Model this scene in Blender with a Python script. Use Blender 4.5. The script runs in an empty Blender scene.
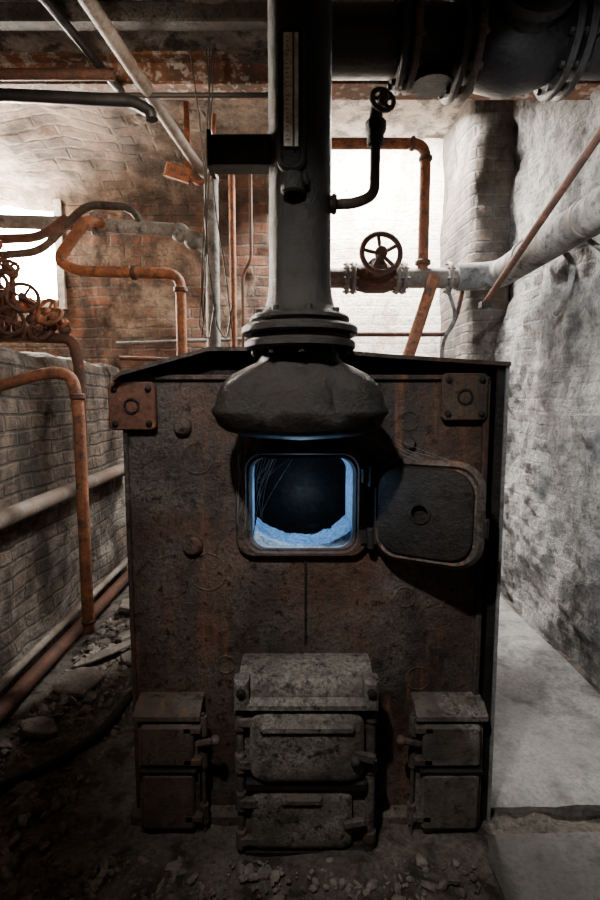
import bpy, bmesh, math, random
from mathutils import Vector, Matrix, noise
random.seed(7)
V=Vector
# ------------------------------------------------------------------ materials
def new_mat(name):
    m=bpy.data.materials.new(name); m.use_nodes=True
    nt=m.node_tree; nt.nodes.clear()
    out=nt.nodes.new('ShaderNodeOutputMaterial'); b=nt.nodes.new('ShaderNodeBsdfPrincipled')
    nt.links.new(b.outputs[0],out.inputs[0])
    tc=nt.nodes.new('ShaderNodeTexCoord')
    return m,nt,b,tc
def noise_n(nt,vec,scale,detail=6,rough=.6,dist=0):
    n=nt.nodes.new('ShaderNodeTexNoise'); n.inputs['Scale'].default_value=scale
    n.inputs['Detail'].default_value=detail; n.inputs['Roughness'].default_value=rough
    n.inputs['Distortion'].default_value=dist
    nt.links.new(vec,n.inputs['Vector']); return n.outputs[0]
def scaled(nt,vec,s,off=(0,0,0)):
    n=nt.nodes.new('ShaderNodeMapping'); n.inputs['Scale'].default_value=s; n.inputs['Location'].default_value=off
    nt.links.new(vec,n.inputs[0]); return n.outputs[0]
def ramp(nt,fac,a,b):
    r=nt.nodes.new('ShaderNodeMapRange'); r.inputs[1].default_value=a; r.inputs[2].default_value=b
    nt.links.new(fac,r.inputs[0]); return r.outputs[0]
def mix(nt,fac,a,b,mode='MIX'):
    n=nt.nodes.new('ShaderNodeMix'); n.data_type='RGBA'; n.blend_type=mode
    if isinstance(fac,float): n.inputs[0].default_value=fac
    else: nt.links.new(fac,n.inputs[0])
    for i,c in ((6,a),(7,b)):
        if isinstance(c,tuple): n.inputs[i].default_value=(*c,1)
        else: nt.links.new(c,n.inputs[i])
    return n.outputs[2]
def bump(nt,b,h,strength,dist=.01):
    n=nt.nodes.new('ShaderNodeBump'); n.inputs['Strength'].default_value=strength; n.inputs['Distance'].default_value=dist
    nt.links.new(h,n.inputs['Height']); nt.links.new(n.outputs[0],b.inputs['Normal'])
def math_n(nt,op,a,b):
    n=nt.nodes.new('ShaderNodeMath'); n.operation=op
    for i,c in ((0,a),(1,b)):
        if isinstance(c,(int,float)): n.inputs[i].default_value=c
        else: nt.links.new(c,n.inputs[i])
    return n.outputs[0]
def patchy(name,c1,c2,c3,scale=4,rough=.6,metal=.0,bs=.5,lo=.42,hi=.6,lo3=.55,hi3=.68,bd=.006,s3=3.1):
    m,nt,b,tc=new_mat(name); o=tc.outputs['Object']
    n1=noise_n(nt,o,scale,8,.65,.3); n2=noise_n(nt,o,scale*s3,8,.7,.2); n3=noise_n(nt,o,60,5,.7)
    c=mix(nt,ramp(nt,n1,lo,hi),c1,c2); c=mix(nt,ramp(nt,n2,lo3,hi3),c,c3)
    c=mix(nt,ramp(nt,n3,.42,.75),c,(c1[0]*.35,c1[1]*.35,c1[2]*.35))
    nt.links.new(c,b.inputs['Base Color']); b.inputs['Metallic'].default_value=metal
    rr=nt.nodes.new('ShaderNodeMapRange'); rr.inputs[3].default_value=rough-.12; rr.inputs[4].default_value=min(1,rough+.2)
    nt.links.new(n2,rr.inputs[0]); nt.links.new(rr.outputs[0],b.inputs['Roughness'])
    bump(nt,b,math_n(nt,'ADD',n2,math_n(nt,'MULTIPLY',n3,.4)),bs,bd)
    return m
def boiler_mat(name,base,rust,dust,k=1.0,rk=1.0,r0=.36,spec=.5,metal=.3):
    m,nt,b,tc=new_mat(name); o=tc.outputs['Object']
    big=noise_n(nt,o,1.7,7,.6,.5); mid=noise_n(nt,scaled(nt,o,(1,1,1),(3,1,7)),6,9,.72,.4)
    st=noise_n(nt,scaled(nt,o,(16,16,1.2)),1.0,8,.7,.25); fine=noise_n(nt,o,90,5,.75); sp=noise_n(nt,o,28,8,.8)
    c=mix(nt,ramp(nt,mid,.42,.60),base,(base[0]*2.1,base[1]*2.0,base[2]*1.95))
    c=mix(nt,math_n(nt,'MULTIPLY',math_n(nt,'MULTIPLY',ramp(nt,big,.44,.60),ramp(nt,sp,.36,.60)),rk),c,rust)
    c=mix(nt,math_n(nt,'MULTIPLY',ramp(nt,st,.53,.66),.8*rk),c,(rust[0]*1.5,rust[1]*1.3,rust[2]*1.15))
    b2=noise_n(nt,scaled(nt,o,(1,1,1),(11,4,2)),2.3,8,.65,.5)
    c=mix(nt,math_n(nt,'MULTIPLY',math_n(nt,'MULTIPLY',ramp(nt,b2,.46,.66),ramp(nt,fine,.38,.6)),k),c,dust)
    c=mix(nt,ramp(nt,sp,.52,.62),c,(base[0]*.3,base[1]*.3,base[2]*.3))
    nt.links.new(c,b.inputs['Base Color']); b.inputs['Metallic'].default_value=metal
    b.inputs['Specular IOR Level'].default_value=spec
    rr=nt.nodes.new('ShaderNodeMapRange'); rr.inputs[3].default_value=r0; rr.inputs[4].default_value=r0+.4
    nt.links.new(mid,rr.inputs[0]); nt.links.new(rr.outputs[0],b.inputs['Roughness'])
    bump(nt,b,math_n(nt,'ADD',math_n(nt,'MULTIPLY',mid,1.3),math_n(nt,'ADD',math_n(nt,'MULTIPLY',sp,.7),math_n(nt,'MULTIPLY',fine,.3))),.85,.010)
    return m
def brick(name,axis,b1,b2,mort,pl1,pl2,lo,hi,ms=1.3,stain=(.06,.055,.05),slo=.54,shi=.66,bs=1.0,bd=.028,sk=1.0):
    m,nt,b,tc=new_mat(name); o=tc.outputs['Object']
    sx=nt.nodes.new('ShaderNodeSeparateXYZ'); nt.links.new(o,sx.inputs[0])
    cx=nt.nodes.new('ShaderNodeCombineXYZ')
    wob=noise_n(nt,o,3,3); wob=math_n(nt,'MULTIPLY',math_n(nt,'SUBTRACT',wob,.5),.05)
    nt.links.new(math_n(nt,'ADD',sx.outputs[{'x':0,'y':1,'c':0}[axis]],wob),cx.inputs[0])
    nt.links.new(math_n(nt,'ADD',sx.outputs[{'x':2,'y':2,'c':1}[axis]],wob),cx.inputs[1])
    br=nt.nodes.new('ShaderNodeTexBrick'); nt.links.new(cx.outputs[0],br.inputs['Vector'])
    br.inputs['Scale'].default_value=1; br.inputs['Brick Width'].default_value=.25; br.inputs['Row Height'].default_value=.08
    br.inputs['Mortar Size'].default_value=.010; br.inputs['Mortar Smooth'].default_value=.5
    br.inputs['Color1'].default_value=(*b1,1); br.inputs['Color2'].default_value=(*b2,1); br.inputs['Mortar'].default_value=(*mort,1)
    n1=noise_n(nt,o,ms,9,.72,.4); n2=noise_n(nt,o,7,9,.78,.2); n3=noise_n(nt,o,35,7,.75); n4=noise_n(nt,scaled(nt,o,(1,1,.6),(5,3,1)),3.2,9,.68,.2)
    mask=ramp(nt,n1,lo,hi)
    bc=mix(nt,ramp(nt,n2,.42,.60),br.outputs[0],(mort[0]*.45,mort[1]*.42,mort[2]*.4))
    pc=mix(nt,ramp(nt,n2,.38,.66),pl1,pl2)
    pc=mix(nt,ramp(nt,n3,.5,.7),pc,(pl2[0]*.4,pl2[1]*.4,pl2[2]*.4))
    c=mix(nt,mask,bc,pc)
    c=mix(nt,math_n(nt,'MULTIPLY',ramp(nt,n4,slo,shi),sk),c,stain)
    nt.links.new(c,b.inputs['Base Color']); b.inputs['Roughness'].default_value=.92
    h=math_n(nt,'MULTIPLY',math_n(nt,'SUBTRACT',1.0,br.outputs[1]),math_n(nt,'SUBTRACT',1.0,math_n(nt,'MULTIPLY',mask,.8)))
    h=math_n(nt,'ADD',h,math_n(nt,'MULTIPLY',mask,1.2))
    h=math_n(nt,'ADD',h,math_n(nt,'MULTIPLY',n2,2.6)); h=math_n(nt,'ADD',h,math_n(nt,'MULTIPLY',n3,1.1)); h=math_n(nt,'SUBTRACT',h,math_n(nt,'MULTIPLY',ramp(nt,n4,slo,shi),.5))
    bump(nt,b,h,bs,bd)
    return m
def emis(name,c,s):
    m=bpy.data.materials.new(name); m.use_nodes=True; nt=m.node_tree; nt.nodes.clear()
    out=nt.nodes.new('ShaderNodeOutputMaterial'); e=nt.nodes.new('ShaderNodeEmission')
    e.inputs[0].default_value=(*c,1); e.inputs[1].default_value=s; nt.links.new(e.outputs[0],out.inputs[0]); return m

M_boiler=boiler_mat('boiler_rusty_iron',(.015,.0135,.0135),(.105,.050,.028),(.17,.155,.145),.8,1.0,.30)
M_iron=boiler_mat('black_cast_iron',(.006,.0058,.006),(.014,.011,.009),(.032,.029,.027),.25,.5,.24,.3,.05)
M_dust=boiler_mat('dusty_cast_iron',(.045,.042,.039),(.085,.06,.044),(.34,.33,.31),1.0,.6,.5)
M_grime=boiler_mat('grimy_cast_iron',(.030,.027,.025),(.10,.06,.038),(.19,.18,.165),.8,.8,.5)
M_rust=patchy('orange_rust_paint',(.33,.12,.05),(.20,.075,.038),(.06,.036,.028),7,.7,.1,.8,.42,.58,.50,.62)
M_drust=patchy('dark_rust',(.11,.045,.028),(.055,.03,.024),(.22,.09,.045),6,.7,.2,.8)
M_beam=patchy('flaking_beam_paint',(.24,.10,.05),(.08,.045,.033),(.40,.36,.32),5,.8,.1,.9,.4,.6,.52,.57)
M_lag=patchy('grey_pipe_lagging',(.25,.25,.245),(.13,.125,.12),(.05,.044,.04),5,.8,.0,.9,.42,.6,.51,.62)
M_gpipe=patchy('dusty_grey_pipe',(.24,.215,.195),(.14,.105,.085),(.15,.075,.05),5,.65,.15,.8)
M_blk=patchy('black_pipe_paint',(.006,.006,.007),(.011,.011,.012),(.022,.02,.018),6,.42,.2,.6)
M_conc=patchy('concrete_slab',(.30,.31,.32),(.17,.17,.175),(.07,.068,.066),1.6,.85,0,.9,.35,.65,.48,.64)
M_conc2=patchy('darker_concrete',(.12,.12,.12),(.07,.068,.066),(.035,.033,.031),2.2,.9,0,.9,.35,.65)  # darker concrete for the lower front slab
M_dirt=patchy('dirt_floor',(.085,.072,.062),(.17,.15,.132),(.02,.018,.016),3,.95,0,1.0,.40,.64,.48,.60,.03)
M_rock=patchy('rubble_stone',(.22,.19,.17),(.10,.085,.073),(.045,.036,.03),8,.95,0,.8)
M_wback=brick('brick_back','x',(.36,.15,.085),(.22,.11,.07),(.28,.23,.19),(.46,.35,.25),(.22,.15,.105),.50,.58,stain=(.045,.027,.02),slo=.49,shi=.60,sk=.85)
M_vault=brick('brick_vault','c',(.25,.13,.08),(.16,.095,.062),(.22,.17,.135),(.33,.24,.175),(.17,.12,.085),.46,.56,stain=(.045,.028,.02),slo=.47,shi=.61,sk=.85)
M_wright=brick('plaster_right','y',(.25,.23,.21),(.19,.175,.165),(.28,.28,.27),(.64,.645,.65),(.26,.26,.258),.32,.44,ms=1.6,stain=(.06,.058,.056),slo=.50,shi=.64,bd=.06,sk=.88)
M_pier=brick('brick_pier_soot','x',(.20,.15,.12),(.14,.115,.10),(.2,.19,.18),(.36,.34,.32),(.18,.165,.155),.54,.62,stain=(.04,.036,.034),slo=.48,shi=.62,bd=.04)
M_wleft=brick('brick_whitewash_left','y',(.24,.165,.125),(.28,.225,.185),(.13,.115,.10),(.42,.38,.34),(.19,.17,.155),.49,.57,stain=(.045,.037,.031),slo=.48,shi=.60,bd=.04,sk=.9)
M_niche=brick('whitewash_niche','x',(.66,.53,.43),(.56,.47,.40),(.56,.51,.46),(.88,.84,.78),(.72,.65,.57),.28,.38,stain=(.45,.35,.27),slo=.52,shi=.66,bd=.018)
M_ceil=patchy('ceiling_plaster',(.36,.31,.27),(.16,.13,.105),(.045,.035,.028),2.5,.95,0,1.0,.4,.6,.47,.58,.05)
M_white=patchy('gauge_scale',(.62,.62,.58),(.5,.5,.46),(.35,.33,.3),12,.6,0,.1)
M_ink=patchy('scale_ink',(.02,.02,.02),(.03,.03,.03),(.02,.02,.02),12,.6,0,.0)
M_red=patchy('thermometer_fluid',(.05,.05,.06),(.04,.04,.05),(.06,.05,.05),12,.3,0,.0)
M_ash=patchy('ash_cobweb_blue_lit',(.30,.50,.78),(.46,.68,.92),(.10,.20,.34),34,.95,0,1.2,.4,.6,.55,.62,.008)  # ash and cobweb, with the bluish light put into the colour
M_soot=patchy('firebox_soot',(.003,.0025,.0025),(.006,.004,.0035),(.010,.006,.005),9,1.0,0,.3)
M_soot.node_tree.nodes['Principled BSDF'].inputs['Specular IOR Level'].default_value=.05
M_web=patchy('cobweb_silk',(.35,.34,.33),(.3,.29,.28),(.25,.24,.23),9,.9,0,0)
M_wire=patchy('wire_black',(.02,.018,.017),(.03,.025,.02),(.05,.03,.02),9,.6,0,.1)
M_sheet=patchy('galvanised_sheet',(.30,.315,.34),(.18,.19,.21),(.09,.07,.055),6,.5,.4,.3)
M_glass=emis('bright_window_glass',(1,.95,.88),120)
# ------------------------------------------------------------------ builder
class B:
    def __init__(s): s.bm=bmesh.new(); s.mats=[]
    def mi(s,m):
        if m not in s.mats: s.mats.append(m)
        return s.mats.index(m)
    def loft(s,rings,mat,cap=True,closed=False,smooth=True):
        k=s.mi(mat); vs=[[s.bm.verts.new(p) for p in r] for r in rings]; n=len(rings[0])
        N=len(vs)
        for a in range(N if closed else N-1):
            A=vs[a]; C=vs[(a+1)%N]
            for i in range(n):
                f=s.bm.faces.new((A[i],A[(i+1)%n],C[(i+1)%n],C[i])); f.material_index=k; f.smooth=smooth
        if cap and not closed:
            for r in (vs[0][::-1],vs[-1]):
                f=s.bm.faces.new(r); f.material_index=k; f.smooth=smooth
    def box(s,c,size,mat,rot=None,bev=0):
        R=rot or Matrix.Identity(3); c=V(c); x,y,z=[q/2 for q in size]; b=min(bev,x*.9,y*.9,z*.9)
        def ring(yy,d):
            pts=[]
            for px,pz in ((-x+d,-z+d),(x-d,-z+d),(x-d,z-d),(-x+d,z-d)): pts.append(c+R@V((px,yy,pz)))
            return pts
        if b>0: s.loft([ring(-y,b),ring(-y+b,0),ring(y-b,0),ring(y,b)],mat)
        else: s.loft([ring(-y,0),ring(y,0)],mat)
    def circ(s,c,ax,r,n=24,ph=0):
        ax=V(ax).normalized(); u=ax.orthogonal().normalized(); w=ax.cross(u)
        return [V(c)+r*(math.cos(2*math.pi*i/n+ph)*u+math.sin(2*math.pi*i/n+ph)*w) for i in range(n)]
    def lathe(s,c,ax,prof,mat,n=28):
        c=V(c); a=V(ax).normalized()
        s.loft([s.circ(c+a*h,a,max(r,.0005),n) for h,r in prof],mat)
    def cyl(s,p0,p1,r,mat,n=20,bev=0):
        p0=V(p0);p1=V(p1);L=(p1-p0).length
        pr=[(0,r),(L,r)] if not bev else [(0,r-bev),(bev,r),(L-bev,r),(L,r-bev)]
        s.lathe(p0,p1-p0,pr,mat,n)
    def tube(s,pts,r,mat,bend=.08,n=14):
        pts=[V(p) for p in pts]; path=[pts[0]]
        for i in range(1,len(pts)-1):
            a,b,c=pts[i-1],pts[i],pts[i+1]
            d=min(bend,(a-b).length*.48,(c-b).length*.48)
            p=b+(a-b).normalized()*d; q=b+(c-b).normalized()*d
            for k in range(7):
                t=k/6; path.append((1-t)**2*p+2*t*(1-t)*b+t*t*q)
        path.append(pts[-1])
        t0=(path[1]-path[0]).normalized(); u=t0.orthogonal().normalized(); rings=[]
        for i,p in enumerate(path):
            if i==0: t=t0
            elif i==len(path)-1: t=(path[-1]-path[-2]).normalized()
            else: t=(path[i+1]-path[i-1]).normalized()
            u=(u-u.dot(t)*t).normalized(); w=t.cross(u)
            rings.append([p+r*(math.cos(2*math.pi*j/n)*u+math.sin(2*math.pi*j/n)*w) for j in range(n)])
        s.loft(rings,mat)
    def torus(s,c,ax,R,r,mat,n=32,m=10):
        c=V(c);ax=V(ax).normalized();u=ax.orthogonal().normalized();w=ax.cross(u);rings=[]
        for i in range(n):
            a=2*math.pi*i/n; d=math.cos(a)*u+math.sin(a)*w
            rings.append([c+d*R+r*(math.cos(2*math.pi*j/m)*d+math.sin(2*math.pi*j/m)*ax) for j in range(m)])
        s.loft(rings,mat,closed=True)
    def flange(s,c,ax,r,th,mat,bolts=8,bm=None):
        ax=V(ax).normalized(); c=V(c); e=min(.006,th*.3)
        s.lathe(c-ax*th/2,ax,[(0,r-e),(e,r),(th-e,r),(th,r-e)],mat,36)
        if bolts:
            for p in s.circ(c,ax,r*.84,bolts,.2): s.lathe(p-ax*(th*.5+.014),ax,[(0,r*.07),(th+.028,r*.07)],bm or mat,6)
    def wheel(s,c,ax,R,r,mat,sp=5):
        ax=V(ax).normalized();c=V(c); s.torus(c,ax,R,r,mat)
        for p in s.circ(c,ax,R,sp,.3): s.cyl(c-ax*r*.8,p,r*.7,mat,8)
        s.lathe(c-ax*r*2,ax,[(0,r*1.6),(r*1,r*2.2),(r*3,r*2.2),(r*4,r*1.5)],mat,14)
    def sphere(s,c,r,mat,sc=(1,1,1)):
        rings=[]
        for i in range(1,12):
            a=math.pi*i/12; rings.append([V(c)+V((sc[0]*r*math.sin(a)*math.cos(2*math.pi*j/20),sc[1]*r*math.sin(a)*math.sin(2*math.pi*j/20),sc[2]*r*math.cos(a))) for j in range(20)])
        s.loft(rings,mat)
    def done(s,name,parent=None,ang=35):
        bmesh.ops.recalc_face_normals(s.bm,faces=s.bm.faces[:])
        me=bpy.data.meshes.new(name); s.bm.to_mesh(me); s.bm.free()
        for m in s.mats: me.materials.append(m)
        try: me.set_sharp_from_angle(angle=math.radians(ang))
        except Exception: pass
        o=bpy.data.objects.new(name,me); bpy.context.scene.collection.objects.link(o)
        if parent: o.parent=parent
        return o
def rr(cx,cz,w,h,r,n=8):
    "rounded rectangle in XZ, returns (x,z)"
    out=[]
    for (sx,sz,a0) in ((1,1,0),(-1,1,90),(-1,-1,180),(1,-1,270)):
        for i in range(n):
            a=math.radians(a0+90*i/(n-1)); out.append((cx+sx*(w/2-r)+r*math.cos(a),cz+sz*(h/2-r)+r*math.sin(a)))
    return out
def rslab(b,M,w,h,r,th,mat,bev=.008,dish=0,rim=.03):
    "rounded slab centred at origin of matrix M; front face towards local -Y"
    def R(y,d): return [M@V((x,y,z)) for x,z in rr(0,0,w-2*d,h-2*d,max(.003,r-d))]
    rings=[R(th/2,bev),R(th/2-bev,0),R(-th/2+bev,0),R(-th/2,bev)]
    if dish: rings+=[R(-th/2,rim),R(-th/2+dish,rim+abs(dish))]
    b.loft(rings,mat)
def fn(p,s,a,o=4):
    return (noise.fractal(V(p)*s,1.0,2.0,o))*a
def grid(name,org,du,dv,nu,nv,mat,amp=.02,scale=2.2,hole=None,parent=None,oc=5):
    bm=bmesh.new(); org=V(org);du=V(du);dv=V(dv); nrm=du.cross(dv).normalized(); vs=[]
    for j in range(nv+1):
        for i in range(nu+1):
            p=org+du*(i/nu)+dv*(j/nv)
            vs.append(bm.verts.new(p+nrm*(fn(p,scale,amp,oc)+amp*.25*noise.noise(p*14))))
    for j in range(nv):
        for i in range(nu):
            if hole:
                cu=(i+.5)/nu*du.length; cv=(j+.5)/nv*dv.length
                if hole[0]<cu<hole[1] and hole[2]<cv<hole[3]: continue
            k=j*(nu+1)+i; f=bm.faces.new((vs[k],vs[k+1],vs[k+nu+2],vs[k+nu+1])); f.smooth=True
    me=bpy.data.meshes.new(name); bm.to_mesh(me); bm.free(); me.materials.append(mat)
    o=bpy.data.objects.new(name,me); bpy.context.scene.collection.objects.link(o)
    if parent:o.parent=parent
    return o
def empty(name):
    e=bpy.data.objects.new(name,None); bpy.context.scene.collection.objects.link(e); return e
# ------------------------------------------------------------------ room
grid('floor',(-3.6,-.8,.0),(5.1,0,0),(0,5.4,0),200,210,M_dirt,.022,3.5)
grid('wall_right',(1.49,-.8,-.1),(0,5.4,0),(0,0,3.8),300,210,M_wright,.085,1.6)
grid('wall_back',(-3.6,4.1,-.1),(3.6,0,0),(0,0,3.4),144,136,M_wback,.03,2.5,hole=(.875,1.675,2.325,3.225))
w=empty('wall_niche')
grid('niche_back',(0,4.5,-.1),(1.5,0,0),(0,0,3.8),60,120,M_niche,.02,2.5,parent=w)
grid('niche_side',(0.0,4.08,-.1),(0,.45,0),(0,0,3.8),15,120,M_niche,.01,2.5,parent=w)
# brick pier in the right rear corner
b=B(); rings=[]
for i in range(110):
    z=-.1+3.75*i/109; row=[]
    for (px,py) in [(1.22,4.46),(1.22,4.3),(1.22,4.15),(1.22,4.0),(1.22,3.85),(1.23,3.76),(1.26,3.73),(1.32,3.73),(1.38,3.73),(1.45,3.73),(1.51,3.73),(1.51,4.46)]:
        e=fn((px*1.7,py*1.7,z),2.6,.03,5); row.append(V((px+e*(px<1.3),py+e,z)))
    rings.append(row)
b.loft(rings,M_pier); b.done('brick_pier',None,70)
grid('wall_far_left',(-3.6,-.8,-.1),(0,5.4,0),(0,0,3.5),60,50,M_wback,.03)
grid('wall_front',(-3.6,-.8,-.1),(5.1,0,0),(0,0,3.5),60,50,M_wback,.03)
# low retaining wall on the left
b=B()
rings=[]
prz=[-.1+i*.04 for i in range(44)]
for i in range(161):
    y=-.75+4.83*i/160
    pr=[(-1.42,z) for z in prz]+[(-1.44,1.675),(-1.48,1.69),(-1.6,1.70),(-1.72,1.68),(-1.72,-.1)]
    rings.append([V((x+fn((x,y,z),2.5,.035,5),y,z+fn((x,y+9,z),3,.02))) for x,z in pr])
b.loft(rings,M_wleft); b.done('wall_left',None,80)
# ceiling: flat front bay + arched brick rear bay + raised bay above niche
c=empty('ceiling')
grid('front_bay',(-3.6,-.8,3.13),(5.1,0,0),(0,3.55,0),160,120,M_ceil,.035,2.2,parent=c)
grid('niche_bay',(-.02,2.72,3.62),(1.55,0,0),(0,1.9,0),40,40,M_ceil,.03,2.2,parent=c)
b=B(); rings=[]
for i in range(61):
    t=i/60; y=2.74+1.42*t; z=3.30-.36*t**2.2
    row=[V((-3.62+3.62*j/120,y,z+fn((j*.03,y,0),2.2,.045,5))) for j in range(121)]
    rings.append(row+[V((0.0,y,3.7)),V((-3.62,y,3.7))])
b.loft(rings,M_vault); b.done('rear_vault',c,80)
b=B(); b.box((.75,2.76,3.38),(1.5,.04,.5),M_ceil); b.done('bay_upstand',c)
# ceiling steel
b=B()
b.box((-1.05,2.70,2.985),(5.1,.14,.014),M_beam,bev=.004); b.box((-1.05,2.70,3.055),(5.1,.012,.13),M_beam)
b.box((-1.05,2.70,3.12),(5.1,.14,.014),M_beam); b.done('steel_beam')
for nm,y in (('ceiling_joist',2.36),('ceiling_joist',1.6)):
    b=B(); b.box((-.9,y,3.095),(5.1,.07,.08),M_grime,bev=.008); b.done(nm)
# window
w=empty('window_1')
b=B()
x0,x1,z0,z1=-2.74,-1.92,2.21,3.14
b.box((x0-.02,4.28,(z0+z1)/2),(.06,.40,z1-z0+.12),M_niche); b.box((x1+.02,4.28,(z0+z1)/2),(.06,.40,z1-z0+.12),M_niche)
b.box(((x0+x1)/2,4.28,z0-.02),(x1-x0,.40,.06),M_niche); b.box(((x0+x1)/2,4.28,z1+.02),(x1-x0,.40,.06),M_niche)
b.done('reveal',w)
b=B(); b.box(((x0+x1)/2,4.44,(z0+z1)/2),(x1-x0,.01,z1-z0),M_glass); b.done('pane',w)
b=B()
for x in (x0+.03,x1-.03): b.box((x,4.41,(z0+z1)/2),(.03,.03,z1-z0),M_iron)
for z in (z0+.03,z1-.03): b.box(((x0+x1)/2,4.41,z),(x1-x0,.028,.03),M_iron)
b.done('frame',w)
# floor slabs
def slab(name,x0,x1,y0,y1,zt,zb,mat,amp=.008,rot=0):
    bb=B(); nx,ny=40,60; rings=[]; R=Matrix.Rotation(rot,3,'Z'); cx,cy=(x0+x1)/2,(y0+y1)/2
    for j in range(ny+1):
        y=y0+(y1-y0)*j/ny; row=[]
        for i in range(nx+1):
            x=x0+(x1-x0)*i/nx; ed=min(i,nx-i,j,ny-j); q=V((x,y,0))
            row.append(V((x,y+(fn(q,9,.010) if j==0 else 0),zt+fn(q,3,amp)-(.010 if ed==0 else 0))))
        row+=[V((x1,y,zb)),V((x0,y,zb))]
        rings.append([V((cx,cy,0))+R@(p-V((cx,cy,0))) for p in row])
    bb.loft(rings,mat); bb.done(name,None,50)
slab('concrete_slab',.655,1.43,1.60,4.0,.045,-.02,M_conc)
slab('concrete_slab',.60,1.40,.86,1.53,.012,-.02,M_conc2,.006,.03)
# rubble
def rocks(name,n,fx,mat,big=()):
    b=B()
    for i in range(n):
        x,y,z,r=fx(); k=b.mi(mat)
        ret=bmesh.ops.create_icosphere(b.bm,subdivisions=1,radius=r)
        R=Matrix.Rotation(random.random()*6,3,'Z')@Matrix.Rotation(random.random()*3,3,'X'); sc=V((random.uniform(.7,1.5),random.uniform(.6,1.1),random.uniform(.35,.7)))
        for v in ret['verts']:
            q=v.co*random.uniform(.8,1.15); q=V((q.x*sc.x,q.y*sc.y,q.z*sc.z)); v.co=R@q+V((x,y,z+r*.2))
        for v in ret['verts']:
            for f in v.link_faces: f.material_index=k
    for (x,y,z,sx,sy,sz,az,tl) in big:
        R=Matrix.Rotation(az,3,'Z')@Matrix.Rotation(tl,3,'X'); n=9; rings=[]
        outl=[(math.cos(2*math.pi*i/n)*random.uniform(.7,1.1)*sx,math.sin(2*math.pi*i/n)*random.uniform(.7,1.1)*sy) for i in range(n)]
        for zz,k in ((-sz,.95),(-sz*.5,1.02),(sz*.6,1.0),(sz,.9)): rings.append([V((x,y,z))+R@V((px*k,py*k,zz+random.uniform(-.1,.1)*sz)) for px,py in outl])
        b.loft(rings,mat,smooth=False)
    return b.done(name,ang=15)
def f1():
    y=random.uniform(1.1,3.9); x=-1.25+abs(random.gauss(0,.22)); x=min(x,-.80)
    if random.random()<.3: x=random.uniform(-1.25,-.78)
    return x,y,.002,random.choice([.004,.005,.007,.009,.012,.016,.028])*random.uniform(.7,1.3)
rocks('rubble_pile',2300,f1,M_rock,[(-1.10,2.35,.04,.13,.09,.014,.4,.22),(-1.0,2.9,.04,.16,.10,.016,1.2,-.2),(-1.12,3.2,.06,.12,.1,.02,2.,.3),(-.9,3.3,.04,.14,.08,.014,.2,.2),(-1.12,2.02,.03,.10,.07,.014,2.6,.2),(-.92,2.6,.03,.07,.06,.012,.9,.1),(-1.06,2.62,.05,.2,.035,.006,.9,.1)])
def f2(): return random.uniform(-1.2,.55),random.uniform(.95,1.42),.002,random.choice([.004,.005,.006,.008,.012,.02])*random.uniform(.7,1.3)
rocks('floor_rubble',1500,f2,M_rock)
# ------------------------------------------------------------------ boiler
bo=empty('cast_iron_boiler')
FY=1.6
b=B()
oc=rr(.018,.748,1.166,1.536,.006); ic=rr(.008,1.103,.335,.31,.055)
ringsf=[[V((x,FY+.02,z)) for x,z in ic],[V((x,FY,z)) for x,z in ic],[V((x,FY,z)) for x,z in oc],[V((x,2.95,z)) for x,z in oc]]
b.loft(ringsf,M_boiler,cap=False); 
b.box((.018,2.95,.748),(1.166,.01,1.536),M_boiler)
b.done('body_casing',bo)
# seam ribs
b=B()
b.box((.018,FY-.004,.78),(.007,.008,.30),M_iron)
b.box((.592,FY-.008,.75),(.02,.018,1.5),M_boiler,bev=.004)
b.box((-.558,FY-.006,.75),(.014,.014,1.5),M_boiler,bev=.004)
b.box((.018,FY-.006,1.508),(1.166,.014,.016),M_boiler,bev=.003)
b.done('casing_edges',bo)
# jacket
b=B()
pr=[(-.575,1.508),(-.55,1.525),(-.28,1.592),(0,1.60),(.28,1.580),(.645,1.552)]
rings=[]
for y in (1.545,1.56,2.2,2.98):
    up=[V((x,y,z+fn((x,y,0),4,.008))) for x,z in pr]; dn=[p-V((0,0,.012)) for p in up[::-1]]
    rings.append(up+dn)
b.loft(rings,M_boiler,smooth=False)
b.loft([[V((x,y,z)) for x,z in ((-.56,1.49),(.60,1.49),(.60,1.535),(.28,1.563),(0,1.583),(-.28,1.573),(-.54,1.508))] for y in (1.615,2.96)],M_iron,smooth=False)
b.box((.640,2.24,.79),(.008,1.36,1.53),M_sheet); b.box((.622,1.562,.79),(.028,.006,1.53),M_iron)
b.box((.639,1.557,.79),(.010,.010,1.53),M_sheet)
b.done('sheet_jacket',bo)
# fire opening
b=B()
def rg(cx,cz,w,h,r,y): return [V((x,y,z)) for x,z in rr(cx,cz,w,h,r)]
b.loft([rg(.007,1.108,.43,.36,.06,FY),rg(.007,1.108,.43,.36,.06,FY-.018),rg(.007,1.108,.415,.345,.055,FY-.026),rg(.007,1.105,.365,.325,.055,FY-.026),rg(.007,1.105,.355,.315,.05,FY-.014),rg(.008,1.103,.345,.30,.05,FY-.014),rg(.008,1.103,.325,.297,.05,FY+.0)],M_boiler,cap=False)
b.done('fire_door_frame',bo)
b=B()
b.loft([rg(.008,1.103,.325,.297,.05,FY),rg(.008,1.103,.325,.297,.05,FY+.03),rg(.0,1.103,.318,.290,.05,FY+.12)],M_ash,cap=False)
b.loft([rg(.008,1.103,.319,.291,.05,FY+.12),rg(.008,1.15,.5,.5,.1,FY+.26),rg(.008,1.15,.55,.55,.1,FY+.9),rg(.008,1.15,.2,.2,.05,FY+1.2)],M_soot,cap=True)
b.done('fire_tunnel',bo)
b=B()
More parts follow.
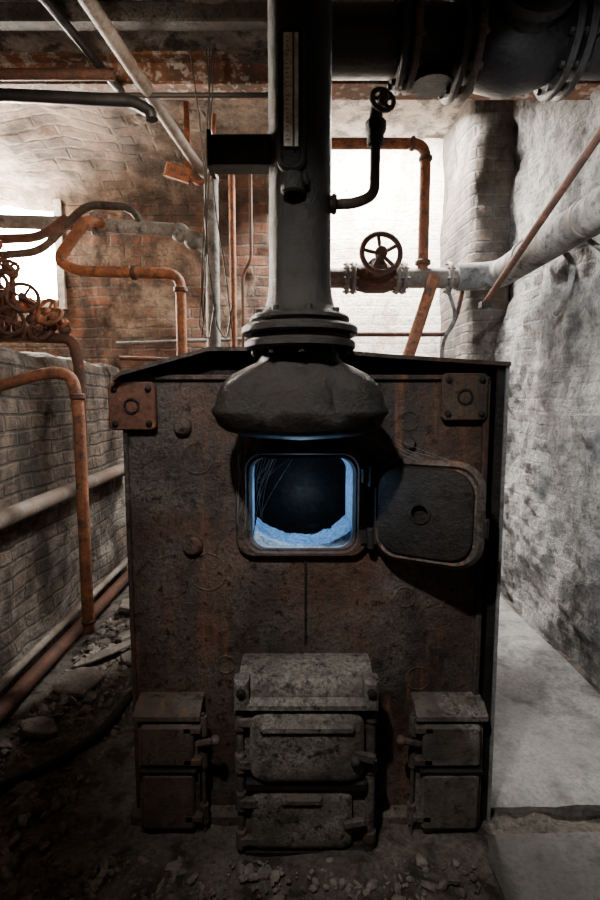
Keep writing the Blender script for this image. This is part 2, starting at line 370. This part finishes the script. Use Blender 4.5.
# ash heap on the tunnel sill
rings=[]
for j in range(40):
    y=FY+.01+.26*j/39; row=[]
    for i in range(81):
        x=-.15+.318*i/80; e=abs((i-40)/40); s=(i-40)/40
        z=.960+.05*e**3+.020*(j/39)+.008*noise.noise(V((x*18,y*18,0)))+.005*noise.noise(V((x*90,y*90,0)))+.03*e**2*(j/39)+.035*max(0,s)*(j/39)
        row.append(V((x,y,z)))
    rings.append(row+[V((.168,y,.950)),V((-.15,y,.950))])
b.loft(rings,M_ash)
b.done('ash_bed',bo,80)
b=B()
for x,y,r in ((.05,1.72,.022),(.075,1.75,.03),(.10,1.73,.02),(.03,1.76,.018)):
    b.sphere((x,y,.99),r,M_soot,(1.2,1,.7))
b.done('clinker',bo)
# cobweb strands
b=B()
for i in range(16):
    x=random.uniform(-.15,-.02); z=1.25; x2=-.152+random.uniform(0,.03); z2=random.uniform(.98,1.2)
    b.tube([(x,FY-.01,z),((x+x2)/2-.02,FY+.0,(z+z2)/2-.02),(x2,FY-.005,z2)],.0004,M_web,.05,5)
for i in range(12):
    a=(-.19+random.uniform(-.02,.02),1.575,random.uniform(.98,1.24)); c2=(random.uniform(-.24,-.1),1.50,random.uniform(1.36,1.40))
    b.tube([a,((a[0]+c2[0])/2,1.55,(a[2]+c2[2])/2-.02),c2],.00035,M_web,.05,4)
for i in range(8):
    a=(random.uniform(.26,.50),1.50,1.255); c2=(random.uniform(.12,.22),1.50,random.uniform(1.36,1.40))
    b.tube([a,((a[0]+c2[0])/2,1.50,(a[2]+c2[2])/2-.015),c2],.00035,M_web,.05,4)
b.done('cobweb',bo)
# open fire door
d=B()
h0=V((.236,1.572,1.097)); h1=V((.535,1.415,1.097)); dx=(h1-h0).normalized(); dy=V((0,0,1)).cross(dx)
Mx=Matrix((( dx.x,dy.x,0,0),(dx.y,dy.y,0,0),(dx.z,dy.z,1,0),(0,0,0,1))); Mx.translation=(h0+h1)/2
R3=Mx.to_3x3()
rslab(d,Mx,.338,.325,.085,.04,M_boiler,.014,.010,.014)
def ringc(y,r,n=32): return [Mx@V((-.015+r*math.cos(math.radians(360*i/n)),y,r*math.sin(math.radians(360*i/n)))) for i in range(n)]
d.loft([[Mx@V((x,-.010,z)) for x,z in rr(-.005,0,.29,.275,.075)],[Mx@V((x,-.022,z)) for x,z in rr(-.005,0,.285,.27,.072)],[Mx@V((x,-.024,z)) for x,z in rr(-.005,0,.27,.255,.066)],ringc(-.024,.034),ringc(-.030,.031),ringc(-.030,.026),ringc(-.006,.024)],M_iron,cap=True)
for z in (.10,-.10):
    d.box(Mx@V((-.17,.0,z)),(.07,.03,.045),M_iron,rot=R3,bev=.006)
    d.cyl(V((.228,1.567,1.097+z-.035)),V((.228,1.567,1.097+z+.035)),.014,M_iron,12,.003)
    d.box((.215,1.585,1.097+z),(.04,.04,.05),M_iron,bev=.006)
d.box(Mx@V((.165,.0,-.03)),(.03,.02,.06),M_iron,rot=R3,bev=.006)
d.done('fire_door',bo)
# plates, bosses
b=B()
def plate(cx,cz,w,h,mat):
    rslab(b,Matrix.Translation((cx,FY-.016,cz)),w,h,.018,.022,mat,.004)
    for sx in (-1,1):
        for sz in (-1,1): b.lathe((cx+sx*w*.36,FY-.026,cz+sz*h*.36),(0,-1,0),[(0,.011),(.006,.010),(.009,.005)],M_iron,8)
    b.torus((cx,FY-.028,cz),(0,1,0),.022,.004,M_iron,20,6)
plate(-.528,1.418,.148,.152,M_drust); plate(.517,1.447,.145,.148,M_grime)
for x,z,r in ((-.376,1.352,.03),(-.352,.962,.034),(.348,1.30,.022)):
    b.lathe((x,FY,z),(0,-1,0),[(0,r),(.012,r*.96),(.02,r*.7),(.022,r*.2)],M_boiler,20)
for x,z,r in ((-.33,1.25,.05),(-.305,.872,.062),(.348,.786,.034),(.40,.50,.04),(-.25,.55,.03),(.348,1.37,.03),(.45,1.0,.03),(-.47,1.15,.03)):
    b.torus((x,FY+.001,z),(0,1,0),r,.004,M_boiler,32,6)
b.done('bosses_and_plates',bo)
cu=bpy.data.curves.new('casting_text','FONT'); cu.body='1  15\n 9 2'; cu.size=.06; cu.extrude=.002; cu.space_line=.8
t=bpy.data.objects.new('casting_text',cu); t.location=(.395,FY-.001,.80); t.rotation_euler=(math.pi/2,0,0); cu.materials.append(M_grime)
bpy.context.scene.collection.objects.link(t); t.parent=bo
# ash doors: projecting hopper-like housing
def T(x,y,z,rx=0,ry=0): return Matrix.Translation((x,y,z))@Matrix.Rotation(rx,4,'X')@Matrix.Rotation(ry,4,'Y')
def prism(b,poly,x0,x1,mat,bev=.006):
    "polygon in YZ extruded along X with small chamfered ends"
    cy=sum(p[0] for p in poly)/len(poly); cz=sum(p[1] for p in poly)/len(poly)
    def ring(x,d): return [V((x,y+(cy-y)*d,z+(cz-z)*d)) for y,z in poly]
    k=.05; b.loft([ring(x0,k),ring(x0+bev,0),ring(x1-bev,0),ring(x1,k)],mat)
b=B()
prism(b,[(1.61,-.02),(1.61,.575),(1.55,.575),(1.475,.56),(1.468,.55),(1.468,-.02)],-.178,.218,M_grime)
prism(b,[(1.61,.57),(1.60,.590),(1.54,.595),(1.465,.580),(1.452,.565),(1.450,.530),(1.475,.525),(1.55,.56)],-.19,.228,M_dust)
prism(b,[(1.48,.525),(1.445,.530),(1.425,.515),(1.425,.500),(1.48,.492)],-.172,.208,M_dust)
for x in (-.178,.216):
    b.box((x,1.45,.545),(.045,.06,.10),M_dust,bev=.010); b.lathe((x,1.42,.56),(0,-1,0),[(0,.014),(.008,.013),(.012,.006)],M_iron,8)
rings=[]
for y,dw in ((1.475,.0),(1.440,.0),(1.425,.014),(1.418,.035),(1.414,.08)):
    rings.append([V((x,y,z)) for x,z in rr(.022,.370,.352-2*dw,.235-2*dw,max(.012,.05-dw*.4))])
b.loft(rings,M_dust)
rslab(b,T(.022,1.420,.448),.29,.03,.012,.03,M_dust,.008)
rslab(b,T(.02,1.462,.238),.385,.035,.012,.05,M_iron,.008)
rings=[]
for y,dw in ((1.478,.0),(1.452,.0),(1.440,.012),(1.436,.03)):
    rings.append([V((x,y,z)) for x,z in rr(.005,.115,.318-2*dw,.200-2*dw,max(.01,.03-dw*.4))])
b.loft(rings,M_dust)
b.box((.005,1.440,.195),(.13,.03,.028),M_dust,bev=.008)
rslab(b,T(.02,1.470,.0),.40,.03,.012,.05,M_iron,.008)
for z in (.45,.31,.18,.05):
    b.cyl((-.187,1.455,z-.032),(-.187,1.455,z+.032),.017,M_grime,12,.004)
    b.box((-.160,1.447,z),(.06,.022,.03),M_grime,bev=.004)
b.cyl((-.187,1.458,-.02),(-.187,1.458,.55),.011,M_grime,10)
b.cyl((.222,1.468,-.02),(.222,1.468,.55),.016,M_grime,12)
for z in (.46,.29,.05): b.cyl((.222,1.468,z-.02),(.222,1.468,z+.02),.022,M_grime,12,.004)
b.box((.196,1.425,.35),(.07,.018,.03),M_grime,rot=Matrix.Rotation(.25,3,'Y'),bev=.005); b.sphere((.168,1.412,.345),.015,M_grime)
b.box((.170,1.435,.12),(.07,.018,.026),M_grime,rot=Matrix.Rotation(-.2,3,'Y'),bev=.005)
b.done('ash_doors',bo)
for nm,cx,cw,sg,mt in (('cleanout_door_a',-.430,.200,1,M_grime),('cleanout_door_b',.490,.215,-1,M_dust)):
    b=B()
    prism(b,[(1.61,-.02),(1.61,.435),(1.56,.435),(1.525,.415),(1.525,-.02)],cx-cw/2,cx+cw/2,mt)
    prism(b,[(1.61,.43),(1.60,.452),(1.55,.450),(1.505,.425),(1.505,.410),(1.53,.405)],cx-cw/2-.008,cx+cw/2+.008,mt)
    rslab(b,T(cx,1.515,.325),cw-.03,.140,.012,.03,mt,.008)
    rslab(b,T(cx,1.515,.130),cw-.03,.195,.012,.03,mt,.008)
    b.box((cx,1.512,.238),(cw-.01,.03,.014),M_iron,bev=.004)
    for z in (.38,.27,.07):
        hx=cx+sg*(cw/2+.012); b.cyl((hx,1.53,z-.035),(hx,1.53,z+.035),.015,M_grime,10,.003); b.box((hx-sg*.03,1.515,z),(.06,.03,.024),M_grime,bev=.004)
    hx=cx+sg*(cw/2+.012); b.cyl((hx,1.53,-.01),(hx,1.53,.42),.007,M_grime,8)
    b.cyl((cx+sg*(cw/2),1.51,.33),(cx+sg*(cw/2+.055),1.49,.355),.011,M_grime,8); b.sphere((cx+sg*(cw/2+.06),1.488,.358),.016,M_grime)
    b.done(nm,bo)
b=B(); b.box((.02,1.60,.01),(1.20,.08,.05),M_grime,bev=.01); b.done('base_sill',bo)
# ------------------------------------------------------------------ outlet casting + riser
ri=empty('steam_riser_pipe')
RY=1.40
b=B(); rings=[]
lv=[(1.572,.105,.10),(1.556,.106,.10),(1.542,.116,.102),(1.528,.145,.108),(1.508,.185,.118),(1.484,.212,.128),(1.455,.228,.134),(1.425,.235,.136),(1.412,.244,.140),(1.402,.244,.140),(1.392,.236,.134),(1.372,.228,.126),(1.356,.205,.11),(1.345,.165,.085)]
for z,a,bb in lv:
    ring=[]
    for i in range(64):
        t=2*math.pi*i/64; n=2/2.5 if a>.12 else 1
        cx=math.copysign(abs(math.cos(t))**n,math.cos(t)); sy=math.copysign(abs(math.sin(t))**n,math.sin(t))
        x=cx*a; nk=.018*math.exp(-((abs(x)-.085)/.018)**2)*(1 if 1.40<z<1.53 else 0)
        ring.append(V((x,RY+sy*(bb-nk),z-.012*(1-abs(x)/.25)*(1 if z<1.38 else 0))))
    rings.append(ring)
b.loft(rings,M_iron)
b.cyl((0,RY+.05,1.44),(0,FY+.01,1.44),.085,M_iron,28)
for x in (-.15,.15): b.cyl((x,RY+.05,1.42),(x,FY+.005,1.42),.05,M_iron,20)
b.done('outlet_casting',ri,50)
b=B()
b.flange((0,RY,1.586),(0,0,1),.152,.026,M_iron,10); b.flange((0,RY,1.624),(0,0,1),.158,.026,M_iron,0)
b.flange((0,RY,1.606),(0,0,1),.135,.014,M_drust,0)
b.flange((0,RY,1.655),(0,0,1),.135,.02,M_iron,8)
b.lathe((0,RY,1.66),(0,0,1),[(0,.125),(.012,.108),(.03,.094),(.06,.087),(.10,.083),(1.44,.083)],M_iron,36)
b.done('riser_tube',ri)
b=B()
rslab(b,T(-.022,1.318,2.175),.072,.34,.03,.03,M_iron,.006,.006,.010)
b.box((-.022,1.304,2.19),(.036,.006,.26),M_white,bev=.001)
for i in range(24): b.box((-.032 if i%2 else -.030,1.3005,2.075+i*.0102),(.006 if i%4 else .011,.001,.0012),M_ink)
b.cyl((-.016,1.299,2.055),(-.016,1.299,2.325),.0025,M_red,8)
b.cyl((-.018,1.31,2.0),(-.018,1.31,1.95),.03,M_iron,16,.006); b.box((-.015,1.315,1.985),(.07,.04,.03),M_iron,bev=.006)
b.done('thermometer_gauge',ri)
b=B(); b.box((-.155,RY,2.085),(.16,.07,.075),M_iron,bev=.006); b.box((-.234,RY,2.085),(.012,.085,.09),M_iron,bev=.003); b.done('side_bracket',ri)
b=B()
b.tube([(.07,RY-.01,1.955),(.15,RY-.01,1.958),(.198,RY-.01,1.98),(.198,RY-.01,2.20)],.014,M_grime,.06)
b.lathe((.198,RY-.01,2.10),(0,0,1),[(0,.014),(.005,.022),(.03,.022),(.04,.028),(.06,.028),(.07,.018),(.09,.016)],M_iron,12)
b.wheel((.212,RY-.03,2.205),(.25,-1,.3),.030,.0065,M_grime,5); b.cyl((.2,RY-.01,2.16),(.212,RY-.028,2.205),.007,M_iron,8)
b.flange((.09,RY-.01,1.956),(1,0,0),.026,.015,M_iron,0)
b.done('bleed_valve',ri)
# ------------------------------------------------------------------ overhead black main
b=B(); PY=1.95; PZ=2.72
b.cyl((.0,PY,PZ),(1.44,PY,PZ),.11,M_blk,36)
for x,r in ((.36,.155),(.40,.155),(.56,.185),(.605,.185),(.93,.175),(.975,.175)): b.flange((x,PY,PZ),(1,0,0),r,.026,M_grime if x in(.40,.605) else M_iron,10)
b.lathe((.60,PY,PZ),(1,0,0),[(0,.12),(.06,.15),(.16,.17),(.26,.15),(.33,.12)],M_blk,36)
b.lathe((.765,PY-.02,PZ),(0,-1,.25),[(0,.11),(.16,.10),(.17,.125),(.2,.125),(.21,.06),(.25,.05)],M_iron,28)
b.lathe((.48,PY,PZ),(0,0,-1),[(0,.07),(.13,.06),(.135,.075),(.15,.075)],M_iron,20)
b.done('overhead_steam_main')
# ------------------------------------------------------------------ right side piping
rp=empty('heating_pipework')
b=B()
b.tube([(1.27,1.0,2.25),(1.27,3.3,2.22),(1.0,3.3,2.21)],.085,M_lag,.14,24)
b.cyl((-.05,3.3,2.205),(1.05,3.3,2.205),.062,M_gpipe,24)
for x in (.30,.34,.62,.66,.95): b.flange((x,3.3,2.205),(1,0,0),.10,.025,M_gpipe,8)
for y in (1.5,2.3,2.9): b.flange((1.27,y,2.235),(0,1,0),.089,.03,M_gpipe,0)
b.done('lagged_main',rp)
b=B()
b.lathe((.34,3.3,2.205),(1,0,0),[(0,.07),(.08,.095),(.2,.095),(.28,.07)],M_drust,24)
b.cyl((.48,3.28,2.24),(.48,3.08,2.29),.022,M_drust,12); b.lathe((.48,3.26,2.24),(0,-1,.2),[(0,.07),(.05,.065),(.06,.04),(.12,.035)],M_drust,20)
b.wheel((.48,3.06,2.295),(.05,-1,.15),.115,.017,M_drust,5)
b.done('gate_valve',rp)
b=B()
b.tube([(-.05,3.3,3.02),(.785,3.3,3.02),(.785,3.3,2.25)],.034,M_rust,.09,16)
b.flange((.785,3.3,2.30),(0,0,1),.05,.03,M_drust,0)
for p,a in (((.70,3.3,3.02),(1,0,0)),((.785,3.3,2.93),(0,0,1))): b.flange(p,a,.043,.03,M_drust,0)
b.tube([(.84,3.22,2.20),(.70,3.22,1.74),(.62,3.22,1.5),(.62,3.22,.0)],.038,M_rust,.1,16)
b.tube([(-.05,3.4,3.09),(.5,3.4,3.09)],.02,M_rust,.1,12)
b.done('rusty_branch',rp)
b=B(); b.tube([(0,3.45,1.87),(1.0,3.45,1.87),(1.06,3.45,2.0),(1.08,3.4,2.18)],.016,M_drust,.06)
b.tube([(.93,3.25,2.14),(.98,3.2,1.95),(.90,3.2,1.80),(.88,3.2,1.5),(.88,3.2,.05)],.012,M_lag,.06); b.done('thin_return_pipe',rp)
b=B(); b.tube([(1.08,3.02,1.98),(1.135,2.0,2.44),(1.2,.75,3.0),(1.2,.6,3.11)],.018,M_drust,.05,10)
b.box((1.08,3.0,1.985),(.05,.06,.03),M_iron,bev=.004); b.done('hanger_rod')
b=B(); b.tube([(1.25,3.55,2.2),(1.37,3.2,2.26),(1.38,2.75,2.24),(1.39,2.62,2.12),(1.39,2.66,1.98),(1.40,2.8,1.9)],.015,M_lag,.08)
b.tube([(1.36,2.75,2.24),(1.34,2.45,2.20),(1.36,2.25,2.05),(1.40,2.2,1.92)],.012,M_lag,.08); b.done('wall_conduit',rp)
# ------------------------------------------------------------------ left piping
lp=empty('heating_pipework')
b=B()
b.tube([(-.56,3.3,.0),(-.56,3.3,2.9)],.044,M_lag,.10,20)
b.tube([(-2.9,3.3,2.58),(-1.4,3.3,2.54),(-.78,3.3,2.50),(-.66,3.3,2.44),(-.56,3.3,2.36)],.042,M_lag,.08,20)
for x in (-.76,-.68): b.sphere((x,3.3,2.485-(x+.76)*.6),.058,M_lag)
b.flange((-1.3,3.3,2.537),(1,0,0),.07,.03,M_lag,6)
b.done('lagged_pipe',lp)
b=B(); b.tube([(-.56,3.3,2.80),(-.64,3.15,2.86),(-.80,2.1,2.94),(-.95,1.0,2.99)],.031,M_gpipe,.10,18); b.sphere((-.56,3.3,2.81),.05,M_gpipe); b.done('sloping_pipe',lp)
b=B(); b.box((-.75,3.24,2.82),(.16,.04,.08),M_rust,bev=.006,rot=Matrix.Rotation(.3,3,'Y')); b.box((-.69,3.24,3.0),(.03,.03,.45),M_rust); b.tube([(-.68,3.24,2.80),(-.62,3.22,2.74),(-.54,3.22,2.80),(-.52,3.22,3.15)],.014,M_rust); b.done('hanger_bracket',lp)
b=B(); b.tube([(-1.24,3.3,2.54),(-1.27,3.1,2.50),(-1.46,3.1,2.26),(-1.34,3.1,2.20),(-.72,3.1,2.185),(-.72,3.1,1.0),(-.72,3.1,.0)],.032,M_rust,.09,16)
b.flange((-1.0,3.1,2.19),(1,0,0),.042,.03,M_drust,0); b.flange((-.72,3.1,2.09),(0,0,1),.042,.03,M_drust,0); b.done('rusty_branch',lp)
b=B(); b.tube([(-2.1,3.2,2.30),(-1.60,3.2,2.34),(-1.42,3.2,2.52),(-1.30,3.2,2.62),(-1.05,3.25,2.62),(-1.0,3.3,2.53)],.024,M_grime,.1,12); b.done('black_crossover',lp)
b=B(); b.tube([(-2.2,3.25,2.42),(-1.62,3.25,2.44),(-1.45,3.25,2.56)],.028,M_drust,.1,12);b.tube([(-1.9,3.0,1.8),(-1.9,3.0,2.75),(-2.1,3.0,2.85)],.02,M_iron,.1,12); b.done('crossover_branch',lp)
b=B(); b.tube([(-.455,3.5,.0),(-.455,3.5,3.05)],.022,M_rust,.1,12); b.tube([(-.40,3.6,.0),(-.40,3.6,2.3),(-.34,3.6,2.4),(-.34,3.6,3.05)],.012,M_drust,.05,10); b.done('rusty_riser',lp)
b=B(); b.tube([(-2.4,2.3,2.72),(-1.29,2.3,2.74),(-.72,2.3,2.715),(-.645,2.3,2.67),(-.64,2.3,2.64)],.026,M_blk,.05,14); b.done('black_overhead_pipe')
b=B(); b.tube([(-2.4,2.48,2.93),(-.86,2.48,2.93)],.024,M_drust,.05,14); b.tube([(-2.2,2.56,2.885),(-.1,2.56,2.885)],.012,M_wire,.05,8); b.done('overhead_branch',lp)
b=B(); b.tube([(-1.12,1.7,3.04),(-1.0,2.14,3.0),(-.90,2.55,2.95),(-.89,2.66,2.96)],.02,M_iron,.05,10); b.done('ceiling_rod')
b=B()
b.tube([(-1.43,2.4,1.50),(-1.22,2.4,1.56),(-1.085,2.4,1.56),(-1.06,2.4,1.40),(-1.06,2.4,.27)],.028,M_rust,.07,16)
b.flange((-1.062,2.4,1.45),(0,0,1),.036,.03,M_drust,0); b.flange((-1.06,2.4,.33),(0,0,1),.034,.02,M_drust,0); b.done('rusty_downpipe')
b=B(); b.tube([(-1.32,.8,.90),(-1.32,4.0,.92)],.042,M_gpipe,.05,18)
for y in (1.2,2.7,3.7): b.box((-1.37,y,.88),(.12,.03,.03),M_iron)
b.done('wall_pipe')
b=B(); b.tube([(-1.32,.8,.06),(-1.32,4.0,.09)],.036,M_drust,.05,14); b.tube([(-1.34,1.4,.16),(-1.34,4.0,.19)],.02,M_gpipe,.05,10); b.done('floor_pipe')
b=B(); b.tube([(-1.26,1.25,.03),(-1.22,1.6,.03),(-1.0,1.75,.03),(-.84,1.95,.04),(-.80,2.25,.04)],.020,M_iron,.15,12); b.done('old_hose')
b=B(); b.tube([(-1.35,3.75,1.84),(-.2,3.75,1.88)],.014,M_lag,.1,10); b.tube([(-1.35,3.8,1.74),(-.2,3.8,1.70)],.018,M_drust,.1,10); b.done('small_bore_pipes')
# valve manifold
b=B()
b.tube([(-2.5,2.9,1.80),(-1.30,2.9,1.78),(-1.27,2.9,1.65),(-1.27,2.9,1.2)],.03,M_drust,.06,14)
b.tube([(-2.5,3.05,2.05),(-1.62,3.05,2.0),(-1.5,3.05,1.82)],.022,M_rust,.06,12)
vl=((-1.70,2.30,.5,.075),(-1.66,2.02,.25,.08),(-1.52,1.97,.15,.078),(-1.41,1.90,.2,.07),(-1.80,1.98,.3,.08),(-1.58,1.84,.0,.07),(-1.88,2.15,.4,.08),(-1.45,1.80,.3,.06),(-1.72,1.85,.1,.07),(-1.34,1.86,.5,.055),(-1.78,2.42,.2,.06),(-1.62,2.14,.6,.06))
for i,(x,z,up,r) in enumerate(vl):
    y=2.74+.035*(i%4); b.cyl((x,2.9,1.8),(x,2.9,z),.016,M_drust,10); b.sphere((x,2.9,1.80+(z-1.8)*.5),.034,M_drust)
    ax=V((.45*(i%3-1),-1,up*1.8)); b.cyl((x,2.9,z),(x,y,z+.02),.010,M_drust,8); b.lathe((x,2.9,z),V((x,y,z+.02))-V((x,2.9,z)),[(-.02,.03),(.03,.03),(.04,.018),(.07,.018)],M_rust,12); b.wheel((x,y,z+.02),ax,r,.011,M_drust if i%3 else M_rust,4)
b.done('valve_manifold')
# hanging wires
b=B()
for k in range(5):
    x0=-.50+.022*k; pts=[]
    for i in range(14):
        t=i/13; pts.append((x0+.05*math.sin(t*3+k)+.01*k,2.45+.1*t,3.02-1.25*t-.06*math.sin(t*9+k)*t))
    if k%2: pts+= [(pts[-1][0]+.05,2.55,1.72),(pts[-1][0]+.08,2.55,1.9)]
    b.tube(pts,.0035,M_wire,.1,6)
b.done('hanging_wires')
# ------------------------------------------------------------------ lights
def link(o): bpy.context.scene.collection.objects.link(o); return o
def area(name,loc,tgt,e,sx,sy,col):
    l=bpy.data.lights.new(name,'AREA'); l.energy=e; l.shape='RECTANGLE'; l.size=sx; l.size_y=sy; l.color=col
    o=bpy.data.objects.new(name,l); o.location=loc; o.rotation_euler=(V(tgt)-V(loc)).to_track_quat('-Z','Y').to_euler()
    return link(o)
def spot(name,loc,tgt,e,ang,col,r=.06,bl=1.0):
    l=bpy.data.lights.new(name,'SPOT'); l.energy=e; l.spot_size=math.radians(ang); l.spot_blend=bl; l.color=col; l.shadow_soft_size=r
    o=bpy.data.objects.new(name,l); o.location=loc; o.rotation_euler=(V(tgt)-V(loc)).to_track_quat('-Z','Y').to_euler()
    return link(o)
def point(name,loc,e,col,r):
    l=bpy.data.lights.new(name,'POINT'); l.energy=e; l.color=col; l.shadow_soft_size=r
    o=bpy.data.objects.new(name,l); o.location=loc; return link(o)
area('window_daylight',(-2.33,4.36,2.67),(-1.0,2.0,1.8),700,.75,.85,(1,.86,.70))
point('window_glow_fill',(-2.2,3.90,2.78),75,(1,.86,.70),.14)  # extra point light added before the pane to make the window glow
area('niche_daylight',(.6,3.90,3.50),(.6,4.5,1.9),420,.9,.4,(1,.93,.84))
spot('wall_fill_right',(.50,.90,2.35),(1.49,2.45,1.75),235,85,(.92,.96,1),.03)  # added fill spot out of view, brightens the right wall
spot('vault_fill_left',(-.35,1.5,2.7),(-1.4,4.0,2.3),85,70,(1,.78,.56),.06)  # no fixture here: unseen warm spot added to light the left vault
spot('ceiling_fill',(-.75,.7,2.0),(-.9,2.3,3.1),45,80,(1,.88,.74),.08)  # added spot below the ceiling, out of frame, to lift its plaster
spot('low_wall_fill',(-.3,1.0,2.2),(-1.42,3.0,1.0),75,65,(1,.94,.87),.04)  # invisible fill added to bring up the low left wall
spot('boiler_front_fill',(-.35,.20,2.65),(.10,1.6,.95),240,48,(1,.92,.83),.04)  # fill spot added above the camera to light the boiler front
point('firebox_fill',(.01,1.655,1.12),1.3,(.40,.68,1),.015)  # added blue point light that tints and brightens the ash
wd=bpy.data.worlds.new('World'); bpy.context.scene.world=wd; wd.use_nodes=True
wd.node_tree.nodes['Background'].inputs[0].default_value=(.6,.65,.7,1); wd.node_tree.nodes['Background'].inputs[1].default_value=.3
# ------------------------------------------------------------------ camera
cam=bpy.data.cameras.new('camera'); cam.sensor_fit='VERTICAL'; cam.sensor_height=24; cam.sensor_width=16; cam.lens=13.33; cam.clip_start=.02
co=bpy.data.objects.new('camera',cam); co.location=(0,0,1.445); co.rotation_euler=(math.radians(84),0,0)
bpy.context.scene.collection.objects.link(co); bpy.context.scene.camera=co
